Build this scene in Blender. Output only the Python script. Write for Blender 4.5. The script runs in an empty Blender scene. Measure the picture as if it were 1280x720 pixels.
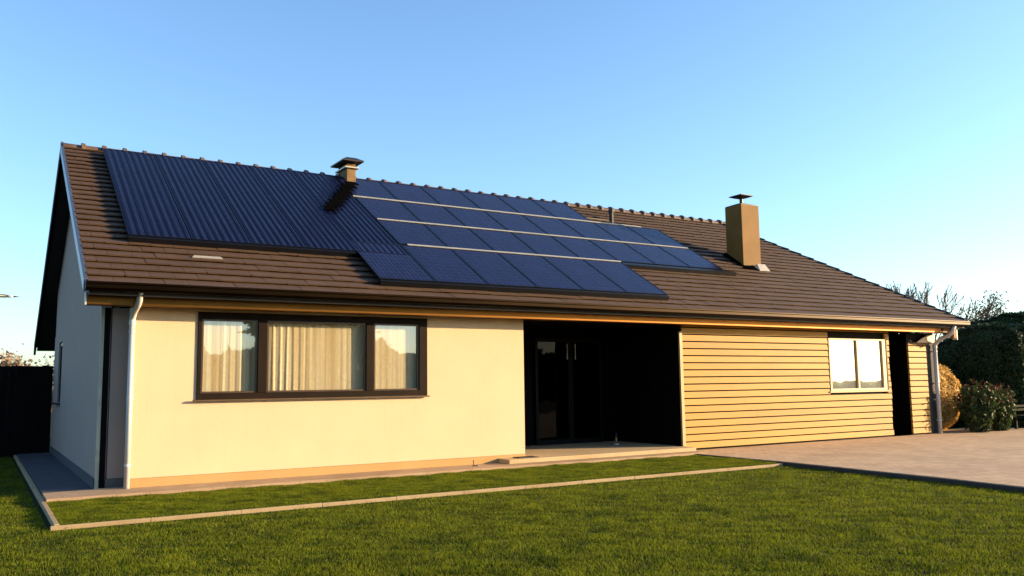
import bpy, bmesh, math, random
import numpy as np
from mathutils import Vector, Matrix
random.seed(7); rng = np.random.default_rng(11)
scene = bpy.context.scene
COL = scene.collection
R = math.radians

# ------------------------------------------------------------------ materials
KA = .60
def kc(c): return tuple(x * KA for x in c)
class NT:
    def __init__(s, name):
        s.m = bpy.data.materials.new(name); s.m.use_nodes = True
        s.t = s.m.node_tree; s.t.nodes.clear()
        s.out = s.t.nodes.new('ShaderNodeOutputMaterial')
    def n(s, typ, **kw):
        nd = s.t.nodes.new(typ)
        for k, v in kw.items():
            if k in nd.inputs: nd.inputs[k].default_value = v
            else: setattr(nd, k, v)
        return nd
    def l(s, a, b): s.t.links.new(a, b)
    def coord(s, scale=(1, 1, 1), kind='Object'):
        tc = s.n('ShaderNodeTexCoord'); mp = s.n('ShaderNodeMapping')
        mp.inputs['Scale'].default_value = scale
        s.l(tc.outputs[kind], mp.inputs['Vector']); return mp.outputs['Vector']
    def noise(s, vec, scale, detail=4, rough=.55):
        nz = s.n('ShaderNodeTexNoise'); nz.inputs['Scale'].default_value = scale
        nz.inputs['Detail'].default_value = detail; nz.inputs['Roughness'].default_value = rough
        s.l(vec, nz.inputs['Vector']); return nz.outputs['Fac']
    def ramp(s, fac, stops):
        r = s.n('ShaderNodeValToRGB'); e = r.color_ramp.elements
        while len(e) < len(stops): e.new(.5)
        for q, (p, c) in zip(e, stops):
            q.position = p; q.color = (*c, 1) if len(c) == 3 else c
        s.l(fac, r.inputs['Fac']); return r.outputs['Color']
    def mix(s, fac, a, b, typ='MIX'):
        m = s.n('ShaderNodeMix', data_type='RGBA', blend_type=typ)
        for sock, v in ((m.inputs[0], fac), (m.inputs[6], a), (m.inputs[7], b)):
            if hasattr(v, 'links'): s.l(v, sock)
            else: sock.default_value = v if not isinstance(v, tuple) else (*v, 1)[:4]
        return m.outputs[2]
    def bump(s, h, strength=.3, dist=.01, normal=None):
        b = s.n('ShaderNodeBump'); b.inputs['Strength'].default_value = strength
        b.inputs['Distance'].default_value = dist; s.l(h, b.inputs['Height'])
        if normal: s.l(normal, b.inputs['Normal'])
        return b.outputs['Normal']
    def pbr(s, col, rough=.7, metal=0, spec=.5, normal=None):
        p = s.n('ShaderNodeBsdfPrincipled')
        for nm, v in (('Base Color', col), ('Roughness', rough), ('Metallic', metal), ('Specular IOR Level', spec)):
            if hasattr(v, 'links'): s.l(v, p.inputs[nm])
            else: p.inputs[nm].default_value = (*v, 1)[:4] if isinstance(v, tuple) else v
        if normal: s.l(normal, p.inputs['Normal'])
        s.l(p.outputs[0], s.out.inputs['Surface']); return p

def simple(name, col, rough=.6, metal=0, spec=.5, var=.15, nscale=6, bump=.1, bscale=60, stretch=(1, 1, 1)):
    col = kc(col); k = NT(name); v = k.coord(stretch)
    f = k.noise(v, nscale, 5)
    a = tuple(c * (1 - var) for c in col); b = tuple(min(1, c * (1 + var)) for c in col)
    c = k.ramp(f, [(.3, a), (.7, b)])
    nrm = k.bump(k.noise(v, bscale, 3), bump, .004) if bump else None
    k.pbr(c, rough, metal, spec, nrm); return k.m

def m_stucco(name, col, dirt=.09):
    col = kc(col); k = NT(name); v = k.coord()
    f = k.noise(v, 1.3, 6, .6); g = k.noise(v, 140, 3)
    c = k.ramp(f, [(.25, tuple(x * (1 - dirt) for x in col)), (.75, col)])
    # faint vertical rain streaks
    st = k.noise(k.coord((9, 9, .35)), 1.5, 4)
    c = k.mix(k.ramp(st, [(.54, (0, 0, 0)), (.8, (.22, .22, .22))]), c, tuple(x * .8 for x in col))
    h = k.n('ShaderNodeMath', operation='ADD'); k.l(g, h.inputs[0]); k.l(k.noise(v, 30, 2), h.inputs[1])
    k.pbr(c, .9, 0, .15, k.bump(h.outputs[0], .35, .004)); return k.m

def m_tile():
    k = NT('roof_tile'); v = k.coord()
    geo = k.n('ShaderNodeNewGeometry')
    isl = k.ramp(geo.outputs['Random Per Island'], [(0, (0.062, 0.031, 0.015)), (.35, (0.072, 0.038, 0.018)), (.7, (0.083, 0.044, 0.022)), (1, (0.066, 0.035, 0.018))])
    f = k.noise(v, 2.2, 6, .65)
    c = k.mix(.45, isl, k.ramp(f, [(.3, (0.050, 0.028, 0.015)), (.55, (0.072, 0.040, 0.022)), (.75, (0.086, 0.050, 0.031))]))
    li = k.ramp(k.noise(v, 11, 5, .7), [(.6, (0, 0, 0)), (.75, (0.098, 0.102, 0.116))])
    c = k.mix(li, c, (0.055, 0.052, 0.039))
    k.pbr(c, .62, 0, .4, k.bump(k.noise(v, 90, 4), .35, .004)); return k.m

def m_siding():
    k = NT('timber_cladding'); v = k.coord((.6, 6, 6))
    grain = k.noise(k.coord((1.2, 30, 60)), 3, 6, .7)
    geo = k.n('ShaderNodeNewGeometry')
    isl = k.ramp(geo.outputs['Random Per Island'], [(0, (0.376, 0.193, 0.026)), (.5, (0.422, 0.225, 0.033)), (1, (0.399, 0.210, 0.030))])
    c = k.mix(k.ramp(grain, [(.35, (0, 0, 0)), (.7, (0.314, 0.288, 0.172))]), isl, (0.239, 0.116, 0.017))
    wx = k.ramp(k.noise(k.coord((.35, 1, 1.2)), 1.4, 6, .7), [(.45, (0, 0, 0)), (.7, (0.500, 0.490, 0.425))])
    c = k.mix(wx, c, (0.235, 0.132, 0.034))
    k.pbr(c, .6, 0, .25, k.bump(grain, .25, .003)); return k.m

def m_concrete(name, a, b, tread=False, rough=.85):
    a, b = kc(a), kc(b); k = NT(name); v = k.coord()
    f = k.noise(v, .8, 7, .6); g = k.noise(v, 90, 4)
    sp = k.noise(v, 6, 5, .7)
    c = k.ramp(f, [(.3, a), (.7, b)])
    c = k.mix(k.ramp(sp, [(.5, (0, 0, 0)), (.72, (.5, .5, .5))]), c, tuple(x * .62 for x in a))
    k.pbr(c, rough, 0, .3, k.bump(g, .5, .004)); return k.m

def m_block(name, a, b, gap, sx, sy, kind='brick'):
    a, b, gap = kc(a), kc(b), kc(gap); k = NT(name); v = k.coord()
    br = k.n('ShaderNodeTexBrick'); br.inputs['Scale'].default_value = 1
    br.inputs['Brick Width'].default_value = sx; br.inputs['Row Height'].default_value = sy
    br.inputs['Mortar Size'].default_value = .006
    br.inputs['Color1'].default_value = (*a, 1); br.inputs['Color2'].default_value = (*b, 1); br.inputs['Mortar'].default_value = (*gap, 1)
    k.l(v, br.inputs['Vector'])
    c = k.mix(.5, br.outputs['Color'], k.ramp(k.noise(v, 3, 6), [(.3, tuple(x * .7 for x in a)), (.7, b)]), 'MIX')
    st = k.ramp(k.noise(v, .45, 6, .7), [(.48, (0, 0, 0)), (.66, (.45, .45, .45))])
    c = k.mix(st, c, tuple(x * .5 for x in a))
    inv = k.n('ShaderNodeMath', operation='SUBTRACT'); inv.inputs[0].default_value = 1; k.l(br.outputs['Fac'], inv.inputs[1])
    k.pbr(c, .85, 0, .3, k.bump(inv.outputs[0], .6, .006)); return k.m

def m_panel(name, lines, base=(.005, .006, .030)):
    k = NT(name)
    tc = k.n('ShaderNodeTexCoord'); sep = k.n('ShaderNodeSeparateXYZ'); k.l(tc.outputs['Object'], sep.inputs[0])
    def saw(sock, pitch, w):
        a = k.n('ShaderNodeMath', operation='DIVIDE'); k.l(sock, a.inputs[0]); a.inputs[1].default_value = pitch
        f = k.n('ShaderNodeMath', operation='FRACT'); k.l(a.outputs[0], f.inputs[0])
        g = k.n('ShaderNodeMath', operation='LESS_THAN'); k.l(f.outputs[0], g.inputs[0]); g.inputs[1].default_value = w
        return g.outputs[0]
    cells = k.n('ShaderNodeMath', operation='MAXIMUM'); k.l(saw(sep.outputs[0], .158, .03), cells.inputs[0]); k.l(saw(sep.outputs[1], .158, .03), cells.inputs[1])
    bus = saw(sep.outputs[0], lines, .16)
    f = k.noise(tc.outputs['Object'], 3, 3)
    c = k.ramp(f, [(.3, tuple(x * .75 for x in base)), (.7, tuple(x * 1.3 for x in base))])
    c = k.mix(bus, c, (.016, .020, .065)); c = k.mix(cells.outputs[0], c, (.035, .04, .08) if 'ridged' not in name else (.003, .004, .015))
    p = k.pbr(c, .22, 0, .03 if 'ridged' in name else .08, None)
    p.inputs['Coat Weight'].default_value = .05; p.inputs['Coat Roughness'].default_value = .08
    # dust film breaks up the gloss
    d = k.ramp(k.noise(k.coord(), 7, 6, .7), [(.35, (.16, .16, .16)), (.8, (.4, .4, .4))])
    k.l(d, p.inputs['Roughness'])
    return k.m

def m_glass(name, refl, tint=(.8, .88, .88)):
    k = NT(name)
    t = k.n('ShaderNodeBsdfTransparent'); t.inputs[0].default_value = (*tint, 1)
    g = k.n('ShaderNodeBsdfGlossy'); g.inputs['Roughness'].default_value = .015
    nz = k.bump(k.noise(k.coord(), 1.1, 2), .12, .02); k.l(nz, g.inputs['Normal'])
    mx = k.n('ShaderNodeMixShader'); mx.inputs[0].default_value = refl
    k.l(t.outputs[0], mx.inputs[1]); k.l(g.outputs[0], mx.inputs[2]); k.l(mx.outputs[0], k.out.inputs[0]); return k.m

def m_leaf(name, c1, c2, c3, trans=.3, nscale=1.2, rough=.6):
    k = NT(name); v = k.coord()
    geo = k.n('ShaderNodeNewGeometry')
    a = k.ramp(geo.outputs['Random Per Island'], [(0, c1), (.5, c2), (1, c3)])
    b = k.ramp(k.noise(v, nscale, 4, .6), [(.3, c1), (.55, c2), (.75, c3)])
    c = k.mix(.5, a, b)
    p = k.n('ShaderNodeBsdfPrincipled'); k.l(c, p.inputs['Base Color']); p.inputs['Roughness'].default_value = rough
    p.inputs['Specular IOR Level'].default_value = .25
    tr = k.n('ShaderNodeBsdfTranslucent'); k.l(c, tr.inputs[0])
    mx = k.n('ShaderNodeMixShader'); mx.inputs[0].default_value = trans
    k.l(p.outputs[0], mx.inputs[1]); k.l(tr.outputs[0], mx.inputs[2]); k.l(mx.outputs[0], k.out.inputs[0]); return k.m

def m_curtain():
    k = NT('curtain_cloth'); v = k.coord()
    w = k.noise(v, 240, 2)
    c = k.ramp(k.noise(k.coord((14, 1, .15)), 1.2, 3), [(.3, (0.495, 0.375, 0.195)), (.7, (0.698, 0.630, 0.450))])
    p = k.n('ShaderNodeBsdfPrincipled'); k.l(c, p.inputs['Base Color']); p.inputs['Roughness'].default_value = .9
    k.l(k.bump(w, .2, .002), p.inputs['Normal'])
    tr = k.n('ShaderNodeBsdfTranslucent'); k.l(c, tr.inputs[0])
    mx = k.n('ShaderNodeMixShader'); mx.inputs[0].default_value = .08
    k.l(p.outputs[0], mx.inputs[1]); k.l(tr.outputs[0], mx.inputs[2]); k.l(mx.outputs[0], k.out.inputs[0]); return k.m

def m_ground():
    k = NT('lawn_soil'); v = k.coord()
    f = k.noise(v, 1.5, 6, .6); g = k.noise(v, 25, 5, .7)
    c = k.ramp(f, [(.3, (0.011, 0.018, 0.004)), (.7, (0.021, 0.033, 0.006))])
    c = k.mix(k.ramp(g, [(.5, (0, 0, 0)), (.75, (0.360, 0.360, 0.360))]), c, (0.027, 0.019, 0.010))
    k.pbr(c, .95, 0, .1, k.bump(g, .8, .03)); return k.m

def m_grass():
    k = NT('grass_blade'); v = k.coord()
    geo = k.n('ShaderNodeNewGeometry')
    a = k.ramp(geo.outputs['Random Per Island'], [(0, (0.069, 0.107, 0.003)), (.5, (0.149, 0.187, 0.004)), (.85, (0.227, 0.241, 0.006)), (.97, (0.295, 0.236, 0.032)), (1, (0.386, 0.290, 0.064))])
    b = k.ramp(k.noise(v, .55, 5, .65), [(.3, (0.045, 0.087, 0.003)), (.55, (0.149, 0.177, 0.004)), (.75, (0.273, 0.236, 0.006))])
    b2 = k.ramp(k.noise(v, 6.5, 5, .75), [(.36, (0.069, 0.107, 0.004)), (.7, (0.193, 0.220, 0.008))])
    c = k.mix(.55, k.mix(.55, a, b), b2)
    dk = k.ramp(k.noise(v, 2.1, 5, .7), [(.34, (.42, .48, .45)), (.55, (1.05, 1.03, 1))])
    c = k.mix(1.0, c, dk, 'MULTIPLY')
    p = k.n('ShaderNodeBsdfPrincipled'); k.l(c, p.inputs['Base Color']); p.inputs['Roughness'].default_value = .65
    p.inputs['Specular IOR Level'].default_value = .2
    tr = k.n('ShaderNodeBsdfTranslucent'); k.l(c, tr.inputs[0])
    mx = k.n('ShaderNodeMixShader'); mx.inputs[0].default_value = .45
    k.l(p.outputs[0], mx.inputs[1]); k.l(tr.outputs[0], mx.inputs[2]); k.l(mx.outputs[0], k.out.inputs[0]); return k.m

M = dict(
    stucco=m_stucco('cream_render', (1.04, .76, .48)),
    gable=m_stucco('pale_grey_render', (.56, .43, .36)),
    plinth=m_stucco('tan_plinth', (.74, .46, .19), .15),
    tile=m_tile(), siding=m_siding(),
    trim=simple('cladding_trim', (.66, .47, .21), .5, 0, .4, .12, 4, .15, 40, (4, 4, .5)),
    beam=simple('fascia_paint', (.25, .105, .022), .42, 1.0, .5, .12, 2.5, .1, 60, (.6, 4, 4)),
    soffit=simple('soffit_board', (.26, .13, .05), .7, 0, .3, .15, 3, .1, 50, (.6, 6, 3)),
    gutter=simple('brown_gutter_metal', (.020, .011, .005), .42, 1.0, .5, .2, 3, .03, 30, (.5, 3, 3)),
    verge=simple('verge_metal', (.16, .20, .27), .38, .6, .5, .15, 4, .05, 30),
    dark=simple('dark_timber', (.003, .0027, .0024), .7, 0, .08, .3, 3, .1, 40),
    black=simple('black_frame_paint', (.022, .016, .013), .38, 0, .5, .3, 3, .05, 40),
    frame=simple('dark_brown_window_frame', (.018, .009, .004), .65, 0, .10, .3, 3, .05, 40),
    ltframe=simple('pale_window_frame', (.95, .68, .36), .5, 0, .4, .1, 3, .05, 40),
    white=simple('white_pvc', (.80, .78, .74), .35, 0, .5, .06, 5, .05, 20),
    chim=simple('chimney_sheet', (.27, .130, .026), .6, .0, .10, .15, 2, .15, 12),
    chimb=simple('chimney_brick', (.27, .16, .06), .8, 0, .3, .3, 8, .4, 30),
    capm=simple('dark_cowl_metal', (.035, .030, .028), .5, .4, .5, .3, 5, .1, 30),
    lead_and_shadow=simple('lead_and_shadow_black', (.004, .004, .004), .95, .0, .0, .4, 8, .4, 20),  # lead, also the black of the ridge chimney's painted shadow
    flash=simple('pale_flashing', (.72, .64, .50), .4, .3, .5, .1, 8, .2, 20),
    alu=simple('aluminium_rail', (.68, .66, .55), .45, .3, .5, .1, 5, .05, 30),
    pframe=simple('black_anodised_frame', (.010, .010, .014), .35, .5, .5, .2, 5, .05, 30),
    cframe=simple('navy_collector_frame', (.006, .007, .022), .35, .2, .5, .2, 5, .05, 30),
    dframe=simple('door_paint', (.006, .0055, .005), .6, 0, .15, .3, 3, .05, 40),
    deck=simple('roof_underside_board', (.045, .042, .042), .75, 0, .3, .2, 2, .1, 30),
    ridge=simple('ridge_tile', (.15, .09, .06), .65, 0, .4, .35, 5, .3, 40),
    panel=m_panel('solar_cells', .079), panel2=m_panel('ridged_collector', .0395, (.003, .004, .018)),
    glass=m_glass('window_glass', .15, (1, 1, .99)), glass2=m_glass('bright_window_glass', .45),
    curtain=m_curtain(), glare_white=simple('glare_sheet_white', (.85, .83, .78), .8, 0, .3, .04, 3, .1, 90),
    room=simple('room_plaster', (.30, .28, .25), .9), 
    porch=m_concrete('porch_floor_stone', (.68, .47, .25), (.78, .57, .32)),
    path=m_block('path_block_paving', (.58, .38, .22), (.68, .47, .29), (.30, .19, .11), .42, .22),
    patio=m_block('patio_slab', (.07, .07, .085), (.09, .09, .105), (.03, .03, .035), .5, .5),
    drive=m_block('driveway_paving', (.78, .51, .29), (.98, .67, .40), (.36, .25, .16), .21, .105),
    kerb=m_concrete('kerb_stone', (.48, .34, .18), (.58, .44, .25)),
    edge_shade=m_concrete('edge_shade_dark', (.05, .045, .04), (.08, .07, .06)),
    ground=m_ground(), grass=m_grass(),
    fence=simple('dark_fence_board', (.004, .004, .004), .8, 0, .1, .3, 4, .3, 30, (8, 8, .6)),
    hedge=m_leaf('hedge_leaf', (.010, .024, .006), (.020, .042, .010), (.035, .062, .014), .15),
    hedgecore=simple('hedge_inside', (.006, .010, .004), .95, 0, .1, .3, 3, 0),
    gold=m_leaf('golden_leaf', (.44, .25, .06), (.66, .43, .12), (.80, .56, .18), .25, 5),
    green=m_leaf('shrub_leaf', (.020, .038, .008), (.045, .070, .015), (.085, .095, .026), .25, 4),
    red=m_leaf('red_flower', (.07, .012, .012), (.13, .025, .02), (.20, .05, .04), .2, 5),
    brown=m_leaf('autumn_leaf', (.20, .14, .09), (.32, .22, .14), (.42, .31, .20), .3, 3),
    litter=m_leaf('leaf_litter', (.10, .06, .02), (.18, .12, .05), (.30, .22, .10), .2, 3),
    olive=m_leaf('olive_leaf', (.025, .028, .012), (.06, .055, .022), (.12, .10, .05), .3, 2),
    bark=simple('bark', (.10, .075, .055), .9, 0, .2, .4, 8, .5, 30),
    bench=simple('weathered_bench_wood', (.02, .022, .018), .8, 0, .1, .3, 4, .3, 30, (1, 8, 8)),
    steel=simple('lamp_metal', (.10, .10, .085), .4, .5, .5, .2, 5, .05, 30),
    lampglass=simple('lamp_lens', (.70, .70, .70), .15, .1, .6, .1, 5, 0),
)

# ------------------------------------------------------------------ mesh builder
class MB:
    def __init__(s): s.v = []; s.f = []
    def add(s, vs, fs):
        o = len(s.v); s.v += [tuple(p) for p in vs]; s.f += [tuple(i + o for i in f) for f in fs]; return s
    def box(s, x0, x1, y0, y1, z0, z1):
        return s.add([(x0,y0,z0),(x1,y0,z0),(x1,y1,z0),(x0,y1,z0),(x0,y0,z1),(x1,y0,z1),(x1,y1,z1),(x0,y1,z1)],
                     [(3,2,1,0),(4,5,6,7),(0,1,5,4),(1,2,6,5),(2,3,7,6),(3,0,4,7)])
    def hexa(s, p): # 8 points bottom4 top4
        return s.add(p, [(3,2,1,0),(4,5,6,7),(0,1,5,4),(1,2,6,5),(2,3,7,6),(3,0,4,7)])
    def tube(s, pts, rad, n=12, cap=True):
        pts = [Vector(p) for p in pts]; rr = rad if isinstance(rad, (list, tuple)) else [rad] * len(pts)
        o = len(s.v); k = len(pts); up = None
        for i, p in enumerate(pts):
            d = (pts[min(i + 1, k - 1)] - pts[max(i - 1, 0)]).normalized()
            if up is None:
                up = d.orthogonal().normalized()
            u = (up - d * up.dot(d));
            u = u.normalized() if u.length > 1e-6 else d.orthogonal().normalized()
            up = u; w = d.cross(u)
            for j in range(n):
                a = 2 * math.pi * j / n; s.v.append(tuple(p + (u * math.cos(a) + w * math.sin(a)) * rr[i]))
        for i in range(k - 1):
            for j in range(n):
                a = o + i * n + j; b = o + i * n + (j + 1) % n; s.f.append((a, b, b + n, a + n))
        if cap:
            s.f.append(tuple(o + j for j in reversed(range(n)))); s.f.append(tuple(o + (k - 1) * n + j for j in range(n)))
        return s
    def prism(s, poly, h0, h1, axis='x'):
        # poly list of 2d points, extruded along axis between h0 and h1
        n = len(poly)
        def P(h, a, b): return {'x': (h, a, b), 'y': (a, h, b), 'z': (a, b, h)}[axis]
        vs = [P(h0, *p) for p in poly] + [P(h1, *p) for p in poly]
        fs = [tuple(range(n)), tuple(reversed(range(n, 2 * n)))] + [(i, (i + 1) % n, (i + 1) % n + n, i + n) for i in range(n)]
        return s.add(vs, fs)
    def build(s, name, mat, parent=None, bevel=0, smooth=False, loc=None, rot=None):
        me = bpy.data.meshes.new(name); me.from_pydata(s.v, [], s.f); me.materials.append(mat)
        bm = bmesh.new(); bm.from_mesh(me); bmesh.ops.recalc_face_normals(bm, faces=bm.faces); bm.to_mesh(me); bm.free()
        if smooth:
            for p in me.polygons: p.use_smooth = True
        o = bpy.data.objects.new(name, me); COL.objects.link(o)
        if parent is not None:
            o.parent = parent
            if loc is None and rot is None: o.matrix_parent_inverse = parent.matrix_basis.inverted()
        if loc is not None: o.location = loc
        if rot is not None: o.rotation_euler = rot
        if bevel:
            b = o.modifiers.new('bevel', 'BEVEL'); b.width = bevel; b.segments = 2; b.limit_method = 'ANGLE'
        return o

def npmesh(name, V, F, mat, parent=None):
    """V (n,3), F (m,k) numpy"""
    me = bpy.data.meshes.new(name); k = F.shape[1]
    me.vertices.add(len(V)); me.vertices.foreach_set('co', V.astype(np.float32).ravel())
    me.loops.add(F.size); me.loops.foreach_set('vertex_index', F.astype(np.int32).ravel())
    me.polygons.add(len(F)); me.polygons.foreach_set('loop_start', np.arange(0, F.size, k, dtype=np.int32))
    me.polygons.foreach_set('loop_total', np.full(len(F), k, dtype=np.int32))
    me.materials.append(mat); me.update(calc_edges=True)
    o = bpy.data.objects.new(name, me); COL.objects.link(o)
    if parent is not None:
        o.parent = parent; o.matrix_parent_inverse = parent.matrix_basis.inverted()
    return o

def tag(o, label=None, cat=None, group=None, kind=None):
    if label: o['label'] = label
    if cat: o['category'] = cat
    if group: o['group'] = group
    if kind: o['kind'] = kind
    return o
def empty(name, loc, label, cat, group=None, rot=None):
    o = bpy.data.objects.new(name, None); COL.objects.link(o); o.location = loc; o.empty_display_size = .2
    if rot: o.rotation_euler = rot
    o.matrix_basis  # keep in sync
    return tag(o, label, cat, group)

# ------------------------------------------------------------------ dimensions
SL = math.radians(30.255); CS, SN, TN = math.cos(SL), math.sin(SL), math.tan(SL)
EY, EZ = -.598, 2.887              # eave line on the tile plane
RY, RZ = 4.984, 2.887 + TN * (4.984 + .598)
XL, XE, XR = -.69, 20.0, 16.9      # verge, right eave corner, ridge end
BY = 11.2; BZ = RZ - TN * (BY - RY)
def roofz(y): return EZ + TN * (y - EY) if y <= RY else RZ - TN * (y - RY)
def RP(x, s, h=0): return (x, EY + s * CS - h * SN, EZ + s * SN + h * CS)
def hipx(s): return XE - (XE - XR) * (s * CS) / (RY - EY)
ROT = (SL, 0, 0); ORG = (0, EY, EZ)

# ------------------------------------------------------------------ ground
def struct(mb, name, mat, bevel=0):
    return tag(mb.build(name, mat, bevel=bevel), kind='structure')
struct(MB().box(-900, 1200, -900, 1500, -.5, -.07), 'ground', M['ground'])
struct(MB().box(-1.04, 10.30, -2.92, -.70, -.069, -.03), 'grass_verge', M['ground'])
struct(MB().box(-.40, 9.70, -.69, .0, -.068, .022).box(9.7, 10.62, -.69, -.40, -.068, .022).box(-1.04, -.40, -.69, .12, -.068, .022).box(-.40, -.001, .0, .24, -.068, .022), 'path', M['path'])
struct(MB().box(-1.04, -.39, .125, 8.95, -.068, .018), 'patio', M['patio'])
# driveway with a dark strip painted for the shade on its lawn side
dv = [(10.33, -.405), (10.28, -3.1), (10.02, -6.0), (9.55, -9.0), (8.6, -13.5), (8.0, -18), (60, -18), (60, 1.0), (19.6, 1.0), (19.6, -.002), (10.66, -.002), (10.66, -.405)]
struct(MB().prism(dv, -.068, .006, 'z'), 'driveway', M['drive'])
ed = [(10.33, -.70), (10.28, -3.1), (10.02, -6.0), (9.55, -9.0), (8.6, -13.5), (8.0, -18)]
e = MB()
for (a, b) in zip(ed[:-1], ed[1:]):
    e.hexa([(a[0]-.06, a[1], -.068), (b[0]-.06, b[1], -.068), (b[0]-.003, b[1], -.068), (a[0]-.003, a[1], -.068),
            (a[0]-.06, a[1], -.002), (b[0]-.06, b[1], -.002), (b[0]-.003, b[1], -.002), (a[0]-.003, a[1], -.002)])
tag(e.build('driveway_shade_strip', M['edge_shade']), 'thin dark strip drawn for the shaded lawn side of the pinkish driveway', 'shade_strip')
# kerb: individual stones in one run, a straight front line and a left line along the patio
k = MB(); x = -1.14
while x < 10.2:
    w = min(1.0, 10.2 - x); j = random.uniform(-.002, .002)
    k.box(x, x + w - .002, -2.975 + j, -2.938 + j, -.068, -.018 + j * .8); x += 1.0
y = -2.92
while y < 8.6:
    k.box(-1.105, -1.05, y, y + .994, -.068, -.006 + random.uniform(-.003, .003)); y += 1.0
tag(k.build('garden_kerb', M['kerb'], bevel=.006), 'thin pale stone kerb around the grass strip and side patio', 'kerb')

# ------------------------------------------------------------------ house
H = empty('house', (0, 0, 0), 'long single storey house with cream rendered wall, timber cladding and brown tiled roof', 'house')

# tiled roof front slope: individual tiles, overlapping courses
t = MB(); course = .245; tw = .33; i = 0; s = -.075
while s < (RY - EY) / CS - .02:
    s1 = min(s + course + .03, (RY - EY) / CS + .01); off = (i % 2) * tw / 2; xm = hipx(s + course * .5)
    x = XL + .03 - off
    while x < xm:
        a = max(x, XL + .03); b = min(x + tw - .004, xm + .0)
        if b - a > .03:
            j = random.uniform(-.0035, .0035); jj = random.uniform(-.004, .004)
            h0 = .060 + j; h1 = .012 + j; ss = s + jj
            b1 = min(b, hipx(s1)) if b >= xm - .3 else b
            b1 = max(b1, a + .01)
            P = [(a, ss, h0-.024), (b, ss, h0-.024), (b1, s1, h1-.012), (a, s1, h1-.012), (a, ss, h0), (b, ss, h0), (b1, s1, h1), (a, s1, h1)]
            t.hexa([RP(*p) for p in P])
        x += tw
    s += course; i += 1
roof = t.build('roof', M['tile'], H); roof['label'] = 'brown tiled roof in thin overlapping courses'
# deck below tiles, seen from under the verge
d = MB()
def deck(poly):
    n = len(poly); vs = [(x, y, z - .02) for x, y, z in poly] + [(x, y, z - .11) for x, y, z in poly]
    d.add(vs, [tuple(range(n)), tuple(reversed(range(n, 2 * n)))] + [(q, (q + 1) % n, (q + 1) % n + n, q + n) for q in range(n)])
deck([(XL + .05, EY, EZ), (XE, EY, EZ), (XR, RY, RZ), (XL + .05, RY, RZ)])
deck([(XL + .05, RY, RZ), (XR, RY, RZ), (20.37, BY, BZ), (XL + .05, BY, BZ)])
deck([(XE, EY, EZ), (20.37, BY, BZ), (XR, RY, RZ)])
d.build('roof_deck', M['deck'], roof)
# back and hip slopes
bk = MB(); s = 0; L = (BY - RY) / CS
while s < L:
    y0, y1 = RY + s * CS, RY + min(s + .26, L) * CS
    xm = XR + (20.37 - XR) * (y1 - RY) / (BY - RY)
    bk.hexa([(XL+.03, y0, roofz(y0)-.018), (xm, y0, roofz(y0)-.018), (xm, y1, roofz(y1)-.018), (XL+.03, y1, roofz(y1)-.018),
             (XL+.03, y0, roofz(y0)+.008), (xm, y0, roofz(y0)+.008), (xm, y1, roofz(y1)+.04), (XL+.03, y1, roofz(y1)+.04)])
    s += .245
bk.build('back_roof_slope', M['tile'], roof)
hp = MB(); NH = 17
for q in range(NH):
    f0, f1 = q / NH, (q + 1.1) / NH; f1 = min(f1, 1)
    def hpnt(f, e, up): # f 0 bottom .. 1 apex, e 0 front edge 1 back edge
        a = Vector((XE, EY, EZ)).lerp(Vector((XR, RY, RZ)), f); b = Vector((20.37, BY, BZ)).lerp(Vector((XR, RY, RZ)), f)
        return tuple(a.lerp(b, e) + Vector((.72, 0, .69)) * up)
    hp.hexa([hpnt(f0,0,0), hpnt(f0,1,0), hpnt(f1,1,-.01), hpnt(f1,0,-.01), hpnt(f0,0,.035), hpnt(f0,1,.035), hpnt(f1,1,.005), hpnt(f1,0,.005)])
hp.build('hip_roof_slope', M['tile'], roof)
# ridge tiles: half-round with a raised collar at each joint
rg = MB(); x = XL + .02; pit = .375
def arc(xc, r, cy=RY, cz=RZ - .03, n=9):
    return [(xc, cy - r * math.cos(math.pi * q / (n - 1)), cz + r * .95 * math.sin(math.pi * q / (n - 1))) for q in range(n)]
def halfshell(x0, r0, x1, r1):
    A, B = arc(x0, r0), arc(x1, r1); n = len(A)
    rg.add(A + B, [(q, q + 1, n + q + 1, n + q) for q in range(n - 1)] + [tuple(range(n)), tuple(reversed(range(n, 2 * n)))])
while x < XR + .1:
    j = random.uniform(-.004, .006)
    halfshell(x, .115 + j, x + pit + .015, .105 + j)
    halfshell(x + pit - .055, .158 + j, x + pit + .015, .148 + j)
    x += pit
rg.build('ridge_tile_row', M['ridge'], roof)
# hip tiles
hc = MB(); A = Vector((XE, EY, EZ)); B = Vector((XR, RY, RZ)); n = 19
for q in range(n):
    p0 = A.lerp(B, q / n); p1 = A.lerp(B, (q + 1.06) / n)
    hc.tube([p0 + Vector((0, 0, .015)), p1 + Vector((0, 0, .0))], [.078, .06], 10)
hc.build('hip_tile_row', M['capm'], roof)
# verge boards left
vg = MB()
def vergeboard(mb, y0, y1, x0, x1, a, b):
    mb.hexa([(x0,y0,roofz(y0)-b),(x1,y0,roofz(y0)-b),(x1,y1,roofz(y1)-b),(x0,y1,roofz(y1)-b),(x0,y0,roofz(y0)+a),(x1,y0,roofz(y0)+a),(x1,y1,roofz(y1)+a),(x0,y1,roofz(y1)+a)])
vergeboard(vg, EY - .02, RY - .001, XL - .02, XL + .028, .055, .13)
vg.box(XL - .022, XL + .032, RY - .04, RY + .04, RZ - .1, RZ + .09)
vg.build('verge_board', M['verge'], H, bevel=.004)
vb = MB(); vergeboard(vb, RY + .001, BY + .02, XL - .02, XL + .028, .05, .2)
vb.build('verge_board', M['dark'], H)['label'] = 'black verge board on the rear slope'

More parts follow.
